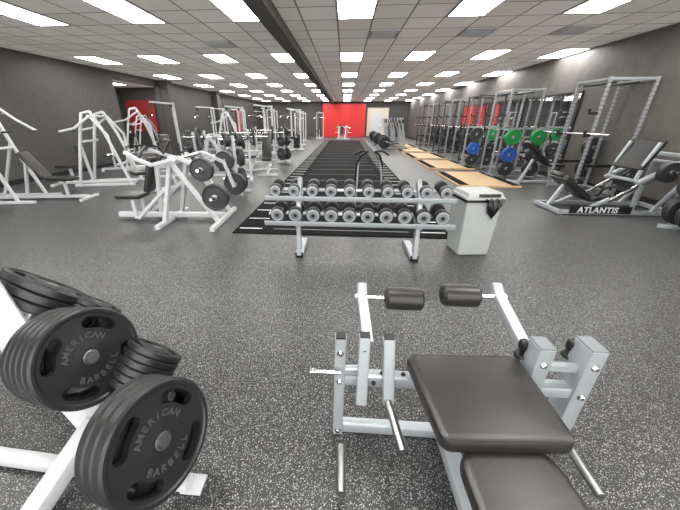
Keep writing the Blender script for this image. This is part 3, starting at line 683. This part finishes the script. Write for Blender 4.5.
# ---------------- leg press
lp=thing('leg_press','silver leg press machine with black pads and dark side plate at right','exercise machine',(4.62,5.72,0),.0)
SCL=.9; lp.scale=(SCL,SCL,SCL)
for s in(-1,1):
    MB().bar((-.95,s*.38,.05),(1.15,s*.38,.05),.07,.08).build('base_rail','silver',lp)
    MB().bar((-.1,s*.33,.25),(1.05,s*.33,1.05),.05,.06,up=(0,1,0)).build('guide_rail','chrome',lp)
    MB().bar((1.05,s*.38,.05),(1.05,s*.36,1.07),.06,.06,up=(0,1,0)).build('rear_post','silver',lp)
    bars([((-.55,s*.36,.05),(-.1,s*.34,.3)),((.35,s*.36,.05),(.35,s*.34,.58)),((.7,s*.36,.05),(1.03,s*.35,.6))],'support','silver',lp,.06,.06,(0,1,0))
    MB().bar((.25,s*.36,.6),(.85,s*.36,.98),.06,.1,up=(0,1,0)).build('carriage_side','silver',lp)
    MB().path([(.25,s*.3,.62),(.3,s*.3,.95),(.42,s*.3,1.3)],.05,.05,up=(0,1,0)).build('carriage_post','silver',lp)
    MB().tube([(.6,s*.36,.82),(.6,s*.62,.84)],.024,10).build('plate_peg','chrome',lp)
    MB().path([(-.35,s*.33,.35),(-.3,s*.4,.52),(-.12,s*.4,.56)],.04,.04,up=(0,1,0)).build('side_handle','black',lp)
bars([((-.95,-.42,.05),(-.95,.42,.05)),((1.15,-.42,.05),(1.15,.42,.05))],'cross_foot','silver',lp,.07,.08)
MB().bar((1.05,-.38,1.07),(1.05,.38,1.07),.07,.07).build('top_crossbar','silver',lp)
MB().pad((-.64,0,.47),.72,.48,.1,ry(.6),.06,.02).build('back_pad','vinyl',lp)
MB().pad((-.16,0,.28),.38,.48,.09,ry(-.15),.05,.02).build('seat','vinyl',lp)
MB().pad((-.9,0,.68),.18,.34,.08,ry(.6),.04,.02).build('head_pad','vinyl',lp)
MB().bar((-.95,0,.08),(-.75,0,.52),.06,.06,up=(0,1,0)).build('back_post','silver',lp)
MB().pad((.38,0,1.08),.56,.66,.06,ry(-1.15),.03,.012).build('foot_platform','black',lp)
bars([((.25,-.34,.64),(.25,.34,.64)),((.85,-.34,.96),(.85,.34,.96))],'carriage_crossbar','silver',lp,.05,.05)
PX=-.3
npl=MB().box((PX+.05,-.43,.11),(1.1,.012,.14)).build('name_plate','black',lp)
g=MB(); 
cu=bpy.data.curves.new('t','FONT'); cu.body='ATLANTIS'; cu.size=.15; cu.extrude=.002; cu.align_x='CENTER'; cu.space_character=1.08; cu.offset=.004
ob=bpy.data.objects.new('t',cu); COL.objects.link(ob); dg=bpy.context.evaluated_depsgraph_get(); me=ob.evaluated_get(dg).to_mesh()
g.add([rx(PI/2)@v.co for v in me.vertices],[tuple(p_.vertices) for p_ in me.polygons]); g.v=[p_+V((PX,-.439,.058)) for p_ in g.v]; ob.evaluated_get(dg).to_mesh_clear(); bpy.data.objects.remove(ob)
g.build('lettering','paper',npl)
for s,w1 in((-1,'near'),(1,'far')):
    for i in range(2): far_plate(V(lp.location)+V((.6,s*(.45+.055*i),.825))*SCL,(0,s,0),'black plate, %s outward on the %s peg of the leg press'%(ORD[i],w1),R=.16)
tree((5.1,4.65,0),1.3,'silver plate tree with black plates at the right edge before the leg press','the plate tree at right edge',3,'silver',.8)
# ---------------- cardio far right
def elliptical(loc,rot,label):
    t=thing('elliptical_trainer',label,'elliptical',loc,rot)
    MB().bar((0,-.8,.08),(0,.8,.08),.1,.1).build('spine','grey',t)
    for y in(-.8,.8): MB().bar((-.3,y,.04),(.3,y,.04),.08,.08).build('foot','grey',t)
    MB().cyl((0,-.5,.4),(1,0,0),.32,.14,28).build('flywheel_cover','black',t)
    MB().bar((0,.55,.1),(0,.4,1.35),.08,.08,up=(0,1,0)).build('column','silver',t)
    MB().box((0,.36,1.45),(.36,.06,.28),rx(-.3)).build('console','screen',t)
    for s in(-1,1):
        MB().path([(s*.22,.55,.15),(s*.24,.45,.9),(s*.26,.2,1.45),(s*.26,.15,1.62)],.04,.04,up=(1,0,0)).build('swing_arm','silver',t)
        MB().bar((s*.2,-.5,.35+s*.1),(s*.2,.5,.2),.06,.05).build('pedal_arm','silver',t); MB().box((s*.2,.0,.32+s*.04),(.16,.36,.04)).build('pedal','black',t)
    return t
for i in range(6):
    elliptical((2.75 if i%2 else 2.65,17.5+i*1.7,0),-1.4,'grey elliptical trainer with dark console, %s from the front in the far right row'%ORD[i])
press_machine((-.2,27.3,0),1.5,'white press machine standing before the red back wall')
tower((-2.2,28.6,0),0,'white cable machine near back wall left of the red section',2.1)
p=qx(468,118,XR-.03); t=thing('wall_poster','red rectangular poster high on the right wall beyond the power racks','poster',(XR-.03,min(p.y,26),1.7))
MB().box((0,0,0),(.02,1.4,.8)).build('panel','red',t); MB().bar((0,-.7,.4),(0,.7,.4),.03,.03).bar((0,-.7,-.4),(0,.7,-.4),.03,.03).bar((0,-.7,-.4),(0,-.7,.4),.03,.03).bar((0,.7,-.4),(0,.7,.4),.03,.03).build('frame','black',t)
# ---------------- world light (daylight through the open shop front behind the camera)
wd=bpy.data.worlds.new('world'); SC.world=wd; wd.use_nodes=True; bg=wd.node_tree.nodes['Background']; bg.inputs[0].default_value=(1,.99,.97,1); bg.inputs[1].default_value=3.6
